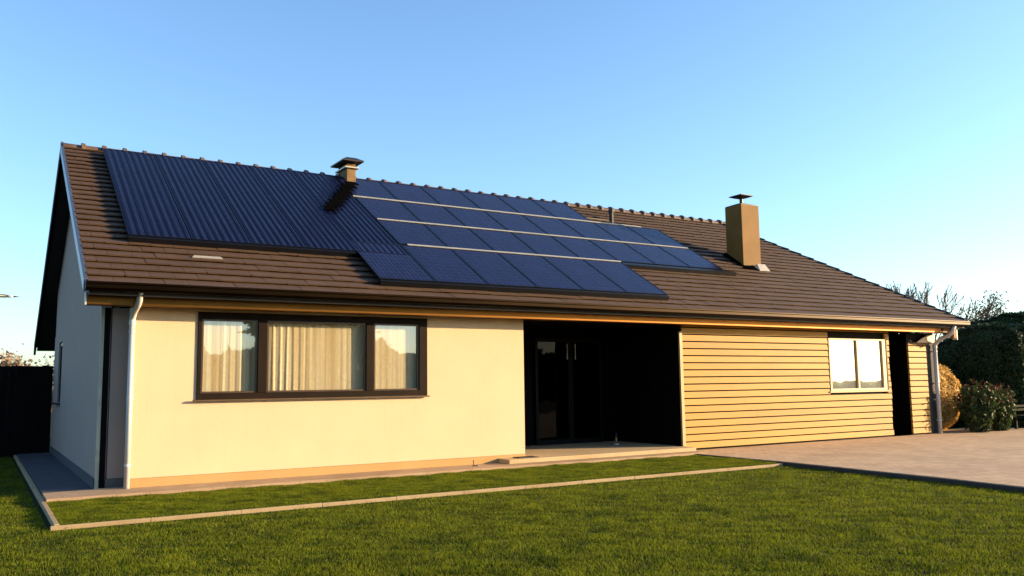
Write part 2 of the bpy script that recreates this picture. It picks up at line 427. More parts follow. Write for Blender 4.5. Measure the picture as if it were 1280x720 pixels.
# gutter along the front eave, K profile
gp = [(EY - .005, 2.872), (EY - .118, 2.872), (EY - .124, 2.89), (EY - .134, 2.89), (EY - .134, 2.862), (EY - .122, 2.855), (EY - .122, 2.80), (EY - .095, 2.765), (EY - .005, 2.765)]
g = MB().prism(gp, XL + .0, XE + .06, 'x'); g.build('gutter', M['gutter'], H, bevel=.003)
# sub-eave board between gutter and fascia beam (dark gap)
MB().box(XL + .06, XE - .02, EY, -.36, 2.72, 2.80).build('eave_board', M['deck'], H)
# fascia beam
MB().box(XL + .05, 19.30, -.40, -.33, 2.595, 2.775).build('fascia_beam', M['beam'], H, bevel=.008)
MB().box(XL + .03, XL + .049, -.402, -.328, 2.592, 2.778).build('beam_end_cap', M['white'], H)
MB().box(XL + .06, 19.28, -.329, -.003, 2.615, 2.64).build('soffit', M['soffit'], H)
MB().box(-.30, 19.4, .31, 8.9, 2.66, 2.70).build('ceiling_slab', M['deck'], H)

# front rendered wall with a window hole
def wall_grid(mb, x0, x1, z0, z1, y0, y1, hole):
    hx0, hx1, hz0, hz1 = hole
    mb.box(x0, hx0, y0, y1, z0, z1); mb.box(hx1, x1, y0, y1, z0, z1)
    mb.box(hx0, hx1, y0, y1, z0, hz0)
    if hz1 < z1: mb.box(hx0, hx1, y0, y1, hz1, z1)
WX0, WX1, WZ0, WZ1 = .926, 4.753, 1.245, 2.575
w = MB(); wall_grid(w, 0, 6.745, .15, 2.612, 0, .30, (WX0, WX1, WZ0, WZ1))
w.build('front_wall', M['stucco'], H)['label'] = 'cream rendered front wall'
MB().box(.006, 6.74, -.018, .28, .0, .146).build('plinth', M['plinth'], H, bevel=.004)['label'] = 'tan rendered plinth strip'
# grey end return between the front wall and the gable
MB().box(-.23, -.002, .24, .30, .15, 2.612).build('end_wall', M['gable'], H)['label'] = 'grey render strip beside the downpipe'
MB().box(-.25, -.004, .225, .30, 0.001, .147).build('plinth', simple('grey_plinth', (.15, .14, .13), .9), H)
MB().box(-.335, -.255, .232, .262, 0, 2.61).build('corner_groove', M['dark'], H)
MB().box(-.384, -.336, .226, .262, 0, 2.61).build('corner_trim', simple('corner_bead', (.55, .55, .42), .7), H)
# gable wall
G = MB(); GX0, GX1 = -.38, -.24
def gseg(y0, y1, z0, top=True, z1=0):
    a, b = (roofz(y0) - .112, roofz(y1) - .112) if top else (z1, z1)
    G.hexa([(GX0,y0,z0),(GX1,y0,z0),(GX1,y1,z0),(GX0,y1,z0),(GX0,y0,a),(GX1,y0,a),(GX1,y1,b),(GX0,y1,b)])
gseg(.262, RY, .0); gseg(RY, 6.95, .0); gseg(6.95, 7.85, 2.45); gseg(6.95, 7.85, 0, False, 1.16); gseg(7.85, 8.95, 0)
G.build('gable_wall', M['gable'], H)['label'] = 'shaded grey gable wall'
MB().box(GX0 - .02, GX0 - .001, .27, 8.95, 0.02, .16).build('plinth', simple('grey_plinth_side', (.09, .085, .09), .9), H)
gw = MB().box(-.35, -.30, 6.95, 7.02, 1.165, 2.445).box(-.35, -.30, 7.78, 7.85, 1.165, 2.445).box(-.35, -.30, 7.02, 7.78, 1.165, 1.23).box(-.35, -.30, 7.02, 7.78, 2.38, 2.445).build('window', M['black'], H)
gw['label'] = 'narrow gable window with black frame'
MB().box(-.33, -.32, 7.02, 7.78, 1.23, 2.38).build('pane', M['glass'], gw)
MB().box(-.47, -.36, 6.88, 7.92, 1.12, 1.155).build('sill', M['black'], gw)
# remaining outer walls
MB().box(-.38, 19.5, 8.96, 9.10, 0, 2.64).build('back_wall', M['gable'], H)
MB().box(19.36, 19.5, .30, 8.95, 0, 2.64).build('end_wall', M['siding'], H)

# main window
WN = MB(); fy0, fy1 = -.025, .055
WN.box(WX0, .985, fy0, fy1, WZ0, WZ1).box(4.60, WX1, fy0, fy1, WZ0, WZ1)
WN.box(.985, 4.60, fy0, fy1, WZ0, 1.345).box(.985, 4.60, fy0, fy1, 2.47, WZ1)
WN.box(1.83, 1.975, fy0 - .003, fy1 + .002, 1.345, 2.47).box(3.625, 3.765, fy0 - .003, fy1 + .002, 1.345, 2.47)
win = WN.build('window', M['frame'], H, bevel=.006); win['label'] = 'wide three pane window with dark brown frame'
fr = MB()
for a, b in ((.985, 1.83), (1.975, 3.625), (3.765, 4.60)):
    fr.box(a+.002, a + .028, .0, .05, 1.347, 2.468).box(b - .028, b-.002, .0, .05, 1.347, 2.468).box(a + .028, b - .028, .0, .05, 1.347, 1.372).box(a + .028, b - .028, .0, .05, 2.443, 2.468)
    MB().box(a + .028, b - .028, .026, .034, 1.372, 2.443).build('pane', M['glass'], win)
fr.build('sash', simple('bronze_sash', (.13, .075, .04), .35, .3), win)
MB().box(WX0 - .06, WX1 + .02, -.075, -.036, 1.225, 1.25).build('sill', simple('sill_metal', (.20, .12, .06), .4, .4), win, bevel=.004)
# room behind the window
rm = MB(); rm.box(.01, 6.70, 3.6, 3.66, .0, 2.655).box(6.64, 6.70, .31, 3.59, 0, 2.655).box(-.2, -.14, .31, 3.59, 0, 2.655).box(-.13, 6.63, .31, 3.59, .0, .05)
rm.build('room_wall', M['room'], H)
# curtains hanging behind the panes
def curtain(x0, x1, y, z0, z1, amp, wl, label, mat):
    n = int((x1 - x0) / .012); V = []; F = []
    ph = random.random() * 6; levels = 9
    for r in range(levels):
        fz = r / (levels - 1); z = z1 + (z0 - z1) * fz
        for q in range(n + 1):
            u = q / n; x = x0 + (x1 - x0) * u
            a = amp * (.55 + .45 * math.sin(x * 2.3 + ph)) * (.75 + .35 * fz)
            yy = y + a * math.sin(x / wl * 2 * math.pi + 1.6 * math.sin(x * 4.1 + ph)) + .4 * a * math.sin(x / wl * 2 * math.pi * 2.3 + fz * .6)
            V.append((x + .004 * math.sin(fz * 3 + x * 20), yy, z))
    for r in range(levels - 1):
        for q in range(n):
            a = r * (n + 1) + q; F.append((a, a + 1, a + n + 2, a + n + 1))
    o = npmesh('curtain', np.array(V), np.array(F), mat)
    for p in o.data.polygons: p.use_smooth = True
    return tag(o, label, 'curtain', 'curtains behind the wide window')
curtain(.95, 1.92, .088, 1.05, 2.56, .013, .115, 'cream pleated curtain behind the left pane of the wide window', M['curtain'])
curtain(1.95, 3.66, .090, 1.05, 2.56, .014, .125, 'cream pleated curtain behind the big middle pane', M['curtain'])
curtain(3.70, 4.74, .088, 1.05, 2.56, .013, .12, 'cream pleated curtain half in shade behind the right pane of the wide window', M['curtain'])

# porch opening (dark recess)
PX0, PX1 = 6.745, 10.57
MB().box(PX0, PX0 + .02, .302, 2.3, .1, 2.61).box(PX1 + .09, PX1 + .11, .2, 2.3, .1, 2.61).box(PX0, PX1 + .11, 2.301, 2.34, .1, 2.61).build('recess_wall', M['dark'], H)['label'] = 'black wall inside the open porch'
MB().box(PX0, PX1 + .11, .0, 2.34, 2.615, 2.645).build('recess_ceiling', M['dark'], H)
MB().box(6.16, 10.60, -.40, -.001, .024, .10).box(6.76, 10.655, .0, 2.30, .024, .10).build('porch_floor', M['porch'], H, bevel=.006)
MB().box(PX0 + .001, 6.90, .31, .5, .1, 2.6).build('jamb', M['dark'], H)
dr = MB()
for a, b in ((8.45, 8.52), (9.33, 9.385), (9.395, 9.45), (10.20, 10.26)):
    dr.box(a, b, 2.22, 2.29, .1, 2.42)
dr.box(8.52, 9.33, 2.22, 2.29, 2.34, 2.42).box(9.45, 10.20, 2.22, 2.29, 2.34, 2.42).box(8.52, 9.33, 2.22, 2.29, .1, .2).box(9.45, 10.20, 2.22, 2.29, .1, .2)
door = dr.build('door', M['dframe'], H, bevel=.004); door['label'] = 'black glazed double door deep in the porch'
MB().box(8.52, 9.33, 2.255, 2.265, .2, 2.34).box(9.45, 10.20, 2.255, 2.265, .2, 2.34).build('pane', m_glass('dark_glass', .012, (.05, .05, .05)), door)
for hx in (9.27, 9.49):  # pale bars standing for bright streaks of light high on the door
    MB().tube([(hx, 2.17, 1.95), (hx, 2.17, 2.30)], .011, 8).tube([(hx, 2.215, 2.0), (hx, 2.17, 2.0)], .008, 6).tube([(hx, 2.215, 2.25), (hx, 2.17, 2.25)], .008, 6).build('light_streak_bar', M['alu'], door)

# timber clad wall, lapped boards
def lap(mb, x0, x1, z0, z1, y=0.0, hole=None, pitch=.149, jit=.0, jr=0.0):
    z = z0
    while z < z1 - .02:
        zt = min(z + pitch + .0, z1); zz = z
        spans = [(x0, x1)]
        if hole and not (zt <= hole[2] or z >= hole[3]):
            spans = [(x0, hole[0]), (hole[1], x1)]
        cut = []
        for a, b in spans:
            if b - a > 3:
                m_ = random.uniform(a + 1, b - 1); cut += [(a, m_ - .002), (m_ + .002, b)]
            else: cut.append((a, b))
        for a, b in cut:
            bb = b + (random.uniform(0, jr) if jr and b == x1 else 0)
            yo = -.034; yi = -.026
            mb.hexa([(a, y + yo, zz + .026), (bb, y + yo, zz + .026), (bb, y + .02, zz + .026), (a, y + .02, zz + .026), (a, y + yi, zt), (bb, y + yi, zt), (bb, y + .02, zt), (a, y + .02, zt)])
        z += pitch
sd = MB(); SW = (15.28, 17.44, 1.15, 2.42)
lap(sd, 10.66, 17.56, .02, 2.612, 0, SW, jr=.05)
sdo = sd.build('clad_wall', M['siding'], H); sdo['label'] = 'honey coloured lapped timber cladding'
MB().box(10.67, SW[0], .021, .2, .01, 2.612).box(SW[1], 17.55, .021, .2, .01, 2.612).box(SW[0], SW[1], .021, .2, .01, SW[2]).box(SW[0], SW[1], .021, .2, SW[3], 2.612).build('backing', M['dark'], sdo)
MB().box(10.575, 10.655, -.045, .0, .101, 2.47).build('corner_trim', M['trim'], H, bevel=.004)
MB().box(10.60, 10.655, .002, .2, .101, 2.61).build('recess_jamb', M['dark'], H)
# right window
w2 = MB(); w2.box(15.29, 15.35, -.045, .05, 1.16, 2.41).box(17.30, 17.43, -.045, .05, 1.16, 2.41).box(15.35, 17.30, -.045, .05, 1.16, 1.21).box(15.35, 17.30, -.045, .05, 2.37, 2.41).box(16.31, 16.37, -.047, .052, 1.21, 2.37)
win2 = w2.build('window', M['ltframe'], H, bevel=.004); win2['label'] = 'glaring two pane window in the timber cladding'
for a, b in ((15.35, 16.31), (16.37, 17.30)):
    MB().box(a, b, .0, .008, 1.21, 2.37).build('pane', M['glass2'], win2)
    MB().box(a + .01, b - .01, .075, .085, 1.19, 2.39).build('glare_sheet', M['glare_white'], win2)  # added white sheet that paints the glare of the pane
MB().box(15.25, 17.47, -.06, -.02, 1.12, 1.155).build('sill', M['trim'], win2)
MB().box(17.44, 17.475, -.055, .0, 1.10, 2.40).build('shutter_edge', M['soffit'], win2)
# dark side recess, back and far side
MB().box(17.50, 17.62, .201, 1.6, 0.007, 2.613).box(17.62, 18.36, 1.58, 1.6, 0.007, 2.61).box(18.36, 18.38, .21, 1.6, .007, 2.61).box(17.50, 18.45, .0, 1.7, 2.6135, 2.65).build('side_recess', M['dark'], H)
s2 = MB(); lap(s2, 18.39, 19.14, .02, 2.30, 0)
s2o = s2.build('clad_wall', M['siding'], H); s2o['label'] = 'short piece of timber cladding beside the right downpipe'
MB().box(18.39, 19.5, .021, .2, .01, 2.612).build('backing', M['dark'], s2o)
MB().box(19.15, 19.50, -.01, .02, .01, 2.612).build('corner_trim', M['deck'], H)
MB().box(18.39, 19.3, -.03, .02, 2.302, 2.35).build('corner_trim', M['soffit'], H)
MB().prism([(18.72, 2.355), (19.49, 2.355), (19.49, 2.575), (19.30, 2.56), (19.0, 2.48)], -.06, -.035, 'y').build('eave_bracket', M['ltframe'], H)
MB().box(19.31, 19.62, -.42, -.05, 2.60, 2.76).box(19.66, 19.78, -.50, -.38, 2.46, 2.76).build('eave_box', M['soffit'], H)
MB().box(19.79, 19.82, -.50, -.38, 2.42, 2.76).build('eave_bracket', M['white'], H)

# downpipes
def downpipe(x, y, top, label, pts, rad):
    dp = empty('downpipe', (x, y, 0), label, 'downpipe', 'white downpipes at the house corners')
    MB().tube([(x, y, .02), (x, y, top)], rad, 14).build('pipe', M['white'], dp, smooth=True)
    MB().tube(pts, rad * 1.04, 14).build('swan_neck', M['white'], dp, smooth=True)
    for z in (.35, 1.3, top - .15):
        MB().tube([(x, y, z - .02), (x, y, z + .02)], rad * 1.14, 14).box(x - .02, x + .02, y, y + .08, z - .012, z + .012).build('clip', M['white'], dp)
    MB().tube([(x, y, top - .06), (x, y, top + .02)], rad * 1.18, 14).build('collar', M['white'], dp)
    return dp
downpipe(-.005, -.085, 2.40, 'white downpipe at the left corner of the cream wall',
         [(-.005, -.085, 2.39), (-.003, -.10, 2.45), (.005, -.20, 2.53), (.015, -.42, 2.60), (.02, -.52, 2.66), (.02, -.55, 2.74), (.02, -.60, 2.78)], .04)
downpipe(19.42, -.10, 2.28, 'white downpipe at the right corner by the round shrub',
         [(19.42, -.10, 2.27), (19.43, -.13, 2.34), (19.47, -.26, 2.45), (19.50, -.46, 2.54), (19.50, -.56, 2.62), (19.50, -.62, 2.77)], .05)

# chimneys
c1 = MB().box(4.94, 5.15, 4.42, 4.96, 5.7, 6.38).build('chimney', M['chimb'], H, bevel=.008); c1['label'] = 'small square chimney on the ridge'
MB().box(4.88, 5.21, 4.36, 5.02, 6.28, 6.31).build('chimney_band', M['flash'], c1)
cp = MB()
def pyr(mb, x0, x1, y0, y1, z0, z1, z2, ins):
    mb.hexa([(x0,y0,z0),(x1,y0,z0),(x1,y1,z0),(x0,y1,z0),(x0,y0,z1),(x1,y0,z1),(x1,y1,z1),(x0,y1,z1)])
    mb.hexa([(x0,y0,z1+.001),(x1,y0,z1+.001),(x1,y1,z1+.001),(x0,y1,z1+.001),(x0+ins,y0+ins,z2),(x1-ins,y0+ins,z2),(x1-ins,y1-ins,z2),(x0+ins,y1-ins,z2)])
pyr(cp, 4.80, 5.29, 4.28, 5.10, 6.42, 6.45, 6.53, .14)
cp.box(4.97, 5.12, 4.48, 4.90, 6.381, 6.419)
cp.build('chimney_cap', M['capm'], c1)
fl = MB()   # ridge chimney's cast shadow, shaped as black stepped sheets over the collectors
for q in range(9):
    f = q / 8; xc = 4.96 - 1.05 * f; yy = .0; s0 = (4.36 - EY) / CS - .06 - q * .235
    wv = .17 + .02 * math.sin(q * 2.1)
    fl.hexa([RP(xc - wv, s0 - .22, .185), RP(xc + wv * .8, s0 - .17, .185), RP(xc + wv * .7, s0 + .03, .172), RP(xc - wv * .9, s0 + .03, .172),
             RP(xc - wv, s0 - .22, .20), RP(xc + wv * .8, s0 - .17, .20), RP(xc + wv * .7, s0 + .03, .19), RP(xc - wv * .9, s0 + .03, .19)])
fl.build('flashing_or_shadow', M['lead_and_shadow'], c1)
c2 = MB().box(14.44, 15.07, 1.72, 2.28, 4.2, 5.90).build('chimney', M['chim'], H, bevel=.006); c2['label'] = 'tall rectangular chimney clad in tan sheet'
q2 = MB(); pyr(q2, 14.45, 15.06, 1.73, 2.27, 5.901, 5.915, 5.985, .20); q2.build('chimney_top', M['capm'], c2)
q3 = MB(); q3.tube([(14.75, 2, 5.98), (14.75, 2, 6.16)], .045, 10); pyr(q3, 14.53, 14.97, 1.78, 2.22, 6.165, 6.18, 6.235, .17)
q3.hexa([(14.63,1.88,6.125),(14.87,1.88,6.125),(14.87,2.12,6.125),(14.63,2.12,6.125),(14.53,1.78,6.164),(14.97,1.78,6.164),(14.97,2.22,6.164),(14.53,2.22,6.164)])
q3.build('chimney_cap', M['capm'], c2)
def s_of(y): return (y - EY) / CS
fa = MB(); fa.hexa([RP(14.78, s_of(1.72)-.22, .055), RP(15.16, s_of(1.72)-.20, .055), RP(15.16, s_of(1.72)+.02, .045), RP(14.78, s_of(1.72)+.02, .045),
                    RP(14.78, s_of(1.72)-.22, .065), RP(15.16, s_of(1.72)-.20, .065), RP(15.12, s_of(1.72)-.0, .16), RP(14.84, s_of(1.72)-.0, .16)])
fa.build('flashing_or_shadow', M['flash'], c2)
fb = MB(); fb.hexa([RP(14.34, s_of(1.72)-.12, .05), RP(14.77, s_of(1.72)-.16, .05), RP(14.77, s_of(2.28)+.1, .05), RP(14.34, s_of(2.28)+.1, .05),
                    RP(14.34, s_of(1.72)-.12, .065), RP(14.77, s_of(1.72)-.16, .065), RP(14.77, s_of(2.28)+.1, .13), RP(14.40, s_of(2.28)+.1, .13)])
fb.build('flashing_or_shadow', M['lead_and_shadow'], c2)
# vent pipe near the ridge
vp = MB().tube([(12.06, 4.0, 5.50), (12.06, 4.0, 5.88)], .055, 12).tube([(12.06, 4.0, 5.85), (12.06, 4.0, 5.93)], .075, 12).build('vent_pipe', M['capm'], H)
vp['label'] = 'short black vent pipe below the ridge'
MB().box(10.98, 12.0, 3.985, 4.015, roofz(4)+.045, roofz(4)+.085).build('vent_shadow_bar', M['capm'], H)  # dark bar shaped as the vent pipe's shadow on the tiles

# ------------------------------------------------------------------ solar panels
RAIL = []
def panel_proto(w, l, ridged):
    f = MB(); e = .005 if ridged else .016; z0, z1 = .105, .150
    f.box(0, w, 0, e, z0, z1).box(0, w, l - e, l, z0, z1).box(0, e, e, l - e, z0, z1).box(w - e, w, e, l - e, z0, z1)
    g = MB()
    if ridged:
        n = 8; prof = []; pw = (w - 2 * e) / n
        for q in range(n):
            a = e + q * pw
            for u, h in ((0, .138), (.12, .139), (.3, .147), (.45, .151), (.62, .150), (.8, .144), (.92, .139)):
                prof.append((a + u * pw, h))
        prof.append((w - e, .138))
        V = [(x, e, z) for x, z in prof] + [(x, l - e, z) for x, z in prof]; m = len(prof)
        g.add(V, [(q, q + 1, m + q + 1, m + q) for q in range(m - 1)])
        g.add([(e, e, .11), (w - e, e, .11), (w - e, l - e, .11), (e, l - e, .11)], [(0, 3, 2, 1)])
    else:
        g.box(e, w - e, e, l - e, .108, .143)
    return f, g
def ordn(n): return ['first', 'second', 'third', 'fourth', 'fifth', 'sixth', 'seventh', 'eighth'][n]
def place_panels(cells, w, l, ridged, names, group, cat, nm):
    f, g = panel_proto(w, l, ridged); src = None
    for (x, s), lab in zip(cells, names):
        p = RP(x, s)
        if src is None:
            r = empty(nm, p, lab, cat, group, ROT)
            a = f.build('frame', M['cframe' if ridged else 'pframe'], r, loc=(0, 0, 0)); b = g.build('cell_sheet', M['panel2' if ridged else 'panel'], r, loc=(0, 0, 0))
            src = (r, [a, b])
        else:
            r = src[0].copy(); COL.objects.link(r); r.location = p; r['label'] = lab
            for ch in src[1]:
                c = ch.copy(); COL.objects.link(c); c.parent = r
# ridged collectors, left: five columns, three rows
cells = [(.0 + c * .945, 1.55) for c in range(5)]
names = ['tall ridged dark blue solar collector nearest the left verge'] + [f'tall ridged dark blue solar collector, {ordn(c)} from the left verge' for c in range(1, 5)]
place_panels(cells, .9445, 4.62, True, names, 'ridged solar collectors on the left of the roof', 'solar panel', 'solar_panel')
# flat panels
PW = 1.05; X0 = 4.75
rowdef = [(4.83, 1.33, 0, 6, 'top row by the ridge'), (3.46, 1.30, 0, 8, 'second row from the ridge'), (2.10, 1.30, 0, 8, 'third row from the ridge')]
for s, l, c0, n, nm in rowdef:
    place_panels([(X0 + (c0 + q) * PW, s) for q in range(n)], PW - .012, l, False,
                 [f'flat navy solar panel, {ordn(q)} from the left in the {nm}' for q in range(n)], 'flat solar panels in the middle of the roof', 'solar panel', 'solar_panel')
place_panels([(3.72 + q * PW, .36) for q in range(6)], PW - .012, 1.68, False,
             [f'longer flat navy solar panel, {ordn(q)} from the left in the lowest row above the eave' for q in range(6)], 'flat solar panels in the middle of the roof', 'solar panel', 'solar_panel')
# mounting rails and one shade bar
def rail(x0, x1, s0, s1, h0, h1, mat, label, nm='rail_or_shade'):
    m = MB(); m.hexa([RP(x0,s0,h0),RP(x1,s0,h0),RP(x1,s1,h0),RP(x0,s1,h0),RP(x0,s0,h1),RP(x1,s0,h1),RP(x1,s1,h1),RP(x0,s1,h1)])
    o = m.build(nm, mat); return tag(o, label, 'rail', 'rails between the panel rows')
rail(4.72, 12.6, 4.765, 4.825, .10, .158, M['alu'], 'pale metal rail below the top row of flat panels')
rail(4.78, 13.1, 3.405, 3.455, .10, .158, M['alu'], 'pale metal rail between second and third row of flat panels')
rail(4.90, 10.0, 2.045, 2.095, .10, .158, M['alu'], 'pale metal rail above the lowest row of flat panels')
rail(10.03, 13.45, 1.95, 2.05, .045, .14, M['pframe'], 'black rail in place of the shade band under the right end of the panels')  # black bar put in for the shade below the third panel row
rail(.0, 3.70, 1.48, 1.54, .045, .13, M['pframe'], 'black rail along the bottom edge of the ridged collectors')
rail(3.72, 10.01, .29, .35, .045, .13, M['pframe'], 'black rail along the bottom edge of the lowest panel row')
# pale tile slip
MB().add([RP(.86,.98,.055),RP(1.32,.98,.055),RP(1.30,1.07,.05),RP(.90,1.07,.05),RP(.86,.98,.067),RP(1.32,.98,.067),RP(1.30,1.07,.062),RP(.90,1.07,.062)],[(3,2,1,0),(4,5,6,7),(0,1,5,4),(1,2,6,5),(2,3,7,6),(3,0,4,7)]).build('pale_tile', M['flash'], roof)

# ------------------------------------------------------------------ small things on the path
st = empty('metal_stake', (5.49, -.32, .022), 'tiny dark stake with a foot standing on the path by the cream wall', 'stake')
MB().tube([(5.49, -.32, .022), (5.485, -.32, .13)], .008, 8).build('rod', M['capm'], st); MB().box(5.47, 5.56, -.335, -.305, .0225, .04).build('foot', M['capm'], st)
gr = empty('floor_grate', (6.62, -.2, .10), 'small dark metal grate lying on the porch slab', 'grate')
g = MB(); g.box(6.42, 6.84, -.30, -.285, .101, .118).box(6.42, 6.84, -.115, -.10, .101, .118)
MB().box(6.42, 6.84, -.285, -.115, .1005, .103).build('pan', M['dark'], gr); g.build('rim', M['capm'], gr)
b = MB()
for q in range(14): b.box(6.43 + q * .03, 6.44 + q * .03, -.285, -.115, .104, .115)
b.build('bar', M['capm'], gr)
ln = empty('lantern', (9.9, 1.3, .10), 'small lantern with a pale base on the dark porch floor', 'lantern')
MB().tube([(9.9,1.3,.10),(9.9,1.3,.13)], .06, 12).build('base', M['white'], ln)
MB().tube([(9.9,1.3,.131),(9.9,1.3,.26)], .035, 12).build('glass_body', m_glass('lantern_glass', .2), ln)
MB().tube([(9.9,1.3,.261),(9.9,1.3,.30),(9.9,1.3,.36)], [.05,.02,.008], 12).build('top', M['capm'], ln)

# ------------------------------------------------------------------ fence
fn = empty('fence', (-6, 9.4, -.07), 'tall black board fence behind the side patio', 'fence')
fbm = MB(); x = -14.0
while x < -.42:
    fbm.box(x, x + .147, 9.30 + random.uniform(-.003, .003), 9.325, -.07, 1.985 + random.uniform(-.006, .006)); x += .148
fbm.build('fence_board', M['fence'], fn)
for q in range(8):
    MB().box(-13.9 + q * 1.9, -13.8 + q * 1.9, 9.33, 9.43, -.07, 2.0).build('post', M['fence'], fn)

# ------------------------------------------------------------------ foliage
def leaf_cloud(P, size, mat, name, parent=None, nrm=None, stretch=1.6):
    """quads centred at P with random orientation"""
    n = len(P); a = rng.normal(size=(n, 3)); a /= np.linalg.norm(a, axis=1)[:, None]
    if nrm is not None: a = a * .8 + nrm; a /= np.linalg.norm(a, axis=1)[:, None]
    b = rng.normal(size=(n, 3)); b -= (b * a).sum(1)[:, None] * a; b /= np.linalg.norm(b, axis=1)[:, None]
    c = np.cross(a, b); sz = size * rng.uniform(.6, 1.4, (n, 1))
    u = b * sz * .5 * stretch; v = c * sz * .5
    V = np.stack([P - u, P + v * .8 , P + u, P - v * .8], 1).reshape(-1, 3)
    F = np.arange(4 * n).reshape(-1, 4)
    return npmesh(name, V, F, mat, parent)

def bumps(p, f, seed):
    r = np.random.default_rng(seed); o = np.zeros(len(p))
    for q in range(6):
        k = r.normal(size=3) * f * (1 + q * .6); o += np.sin(p @ k + r.uniform(0, 6)) / (1 + q * .6)
    return o / 2.2

# hedge on the right: long row running away from the camera, rounded uneven top
def hedge(x0, x1, y0, y1, htop, label, n, seed):
    hd = empty('hedge', ((x0 + x1) / 2, (y0 + y1) / 2, -.07), label, 'hedge')
    P = []; N = []
    def top(x, y): return htop(y) 
    # left face, front face, top
    m = n
    yy = rng.uniform(y0, y1, m); u = rng.uniform(0, 1, m); H_ = np.array([htop(v) for v in yy]); zz = -.05 + (H_ + .05) * u
    xx = x0 + .35 * np.clip((u - .75) / .25, 0, 1) ** 2 * 1.6
    P.append(np.stack([xx, yy, zz], 1)); N.append(np.tile([-1, 0, .25], (m, 1)))
    m = n // 5; xx = rng.uniform(x0, x1, m); u = rng.uniform(0, 1, m); h0 = htop(y0)
    P.append(np.stack([xx, np.full(m, y0) + .25 * np.clip((u - .8) / .2, 0, 1) ** 2, -.05 + (h0 + .05) * u], 1)); N.append(np.tile([0, -1, .25], (m, 1)))
    m = n // 3; xx = rng.uniform(x0 + .3, x1, m); yy = rng.uniform(y0, y1, m); P.append(np.stack([xx, yy, np.array([htop(v) for v in yy])], 1)); N.append(np.tile([0, 0, 1], (m, 1)))
    P = np.concatenate(P); N = np.concatenate(N).astype(float); bp = bumps(P, 1.3, seed) * .13 + bumps(P, 4.5, seed + 1) * .05
    P = P + N / np.linalg.norm(N, axis=1)[:, None] * (bp[:, None] + rng.normal(0, .035, (len(P), 1)) - np.abs(rng.normal(0, .05, (len(P), 1))))
    leaf_cloud(P, .055, M['hedge'], 'foliage', hd, N)
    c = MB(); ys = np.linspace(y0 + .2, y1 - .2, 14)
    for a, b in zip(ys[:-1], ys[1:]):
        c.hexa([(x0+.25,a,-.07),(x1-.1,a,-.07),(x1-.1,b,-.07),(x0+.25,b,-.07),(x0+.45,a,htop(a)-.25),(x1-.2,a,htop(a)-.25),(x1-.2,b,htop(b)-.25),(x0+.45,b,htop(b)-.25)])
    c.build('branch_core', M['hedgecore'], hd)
    return hd
def ht(y): return 2.92 - .30 * max(0, min(1, (y - 1.7) / .9)) + .05 * math.sin(y * 1.7) + .04 * math.sin(y * 4.1)
hedge(23.3, 25.3, -.28, 14.0, ht, 'tall dark green clipped hedge on the right behind the driveway', 60000, 3)
def ht2(y): return 3.55 + .12 * math.sin(y * .9) + .07 * math.sin(y * 2.7)
hedge(28.0, 30.0, 1.0, 5.0, ht2, 'higher olive green hedge rising behind the dark clipped hedge', 22000, 9)

# round golden shrub
def blob(center, r, n, size, mat, nm, parent, seed, zmin=-.02, amp=.09, frac=.25):
    d = rng.normal(size=(n, 3)); d /= np.linalg.norm(d, axis=1)[:, None]
    rad = 1 + bumps(d * 2.2, 1.6, seed)[:, None] * amp - np.abs(rng.normal(0, frac, (n, 1))) * .3
    P = np.array(center) + d * np.array(r) * rad; k_ = P[:, 2] > zmin
    return leaf_cloud(P[k_], size, mat, nm, parent, d[k_])
def core(center, r, mat, parent, nm='stem'):
    bm = bmesh.new(); bmesh.ops.create_icosphere(bm, subdivisions=3, radius=1)
    for v in bm.verts: v.co = Vector((center[0] + v.co.x * r[0], center[1] + v.co.y * r[1], max(center[2] + v.co.z * r[2], -.06)))
    me = bpy.data.meshes.new(nm); bm.to_mesh(me); bm.free(); me.materials.append(mat)
    o = bpy.data.objects.new(nm, me); COL.objects.link(o); o.parent = parent; o.matrix_parent_inverse = parent.matrix_basis.inverted(); return o
gs = empty('round_shrub', (20.75, 1.25, -.07), 'round golden leaved shrub lit by the low sun beside the right downpipe', 'shrub')
blob((20.72, 1.25, .85), (1.14, 1.0, 1.12), 34000, .05, M['gold'], 'foliage', gs, 5, amp=.09, frac=.4)
core((20.72, 1.25, .80), (.98, .88, .98), M['bark'], gs)
# flowering shrubs
def flower_shrub(x, y, r, h, seed, label):
    s_ = empty('flowering_shrub', (x, y, 0), label, 'shrub', 'flowering shrubs beside the driveway end')
    r_ = np.random.default_rng(seed); stems = MB(); LP = []; FP = []
    for q in range(46):
        a = r_.uniform(0, 6.28); rr = r * math.sqrt(r_.uniform(0, 1)); tip = Vector((x + rr * math.cos(a), y + rr * math.sin(a) * .8, h * r_.uniform(.72, 1.08) * (1 - .15 * (rr / r) ** 2)))
        b0 = Vector((x + rr * .35 * math.cos(a), y + rr * .3 * math.sin(a), 0)); mid = b0.lerp(tip, .55) + Vector((rr * .12 * math.cos(a), rr * .12 * math.sin(a), .03))
        stems.tube([b0, mid, tip], [.010, .007, .003], 5)
        for k_ in range(60):
            f = r_.uniform(.08, .98); p = (b0.lerp(mid, f / .55) if f < .55 else mid.lerp(tip, (f - .55) / .45)) + Vector(r_.normal(0, .055, 3)); LP.append(p)
        if r_.uniform() < .75:
            FP.append(np.array([tip + Vector(r_.normal(0, .017, 3) * np.array([1, 1, 1.5])) for k_ in range(18)]))
    stems.build('stem', M['bark'], s_)
    leaf_cloud(np.array(LP), .055, M['green'], 'foliage', s_, None, 2.2)
    for fp in FP: leaf_cloud(fp, .036, M['red'], 'flower', s_, None, 1.2)
flower_shrub(20.62, -.42, .55, 1.28, 21, 'dark green shrub with red flower heads, the left one by the round golden shrub')
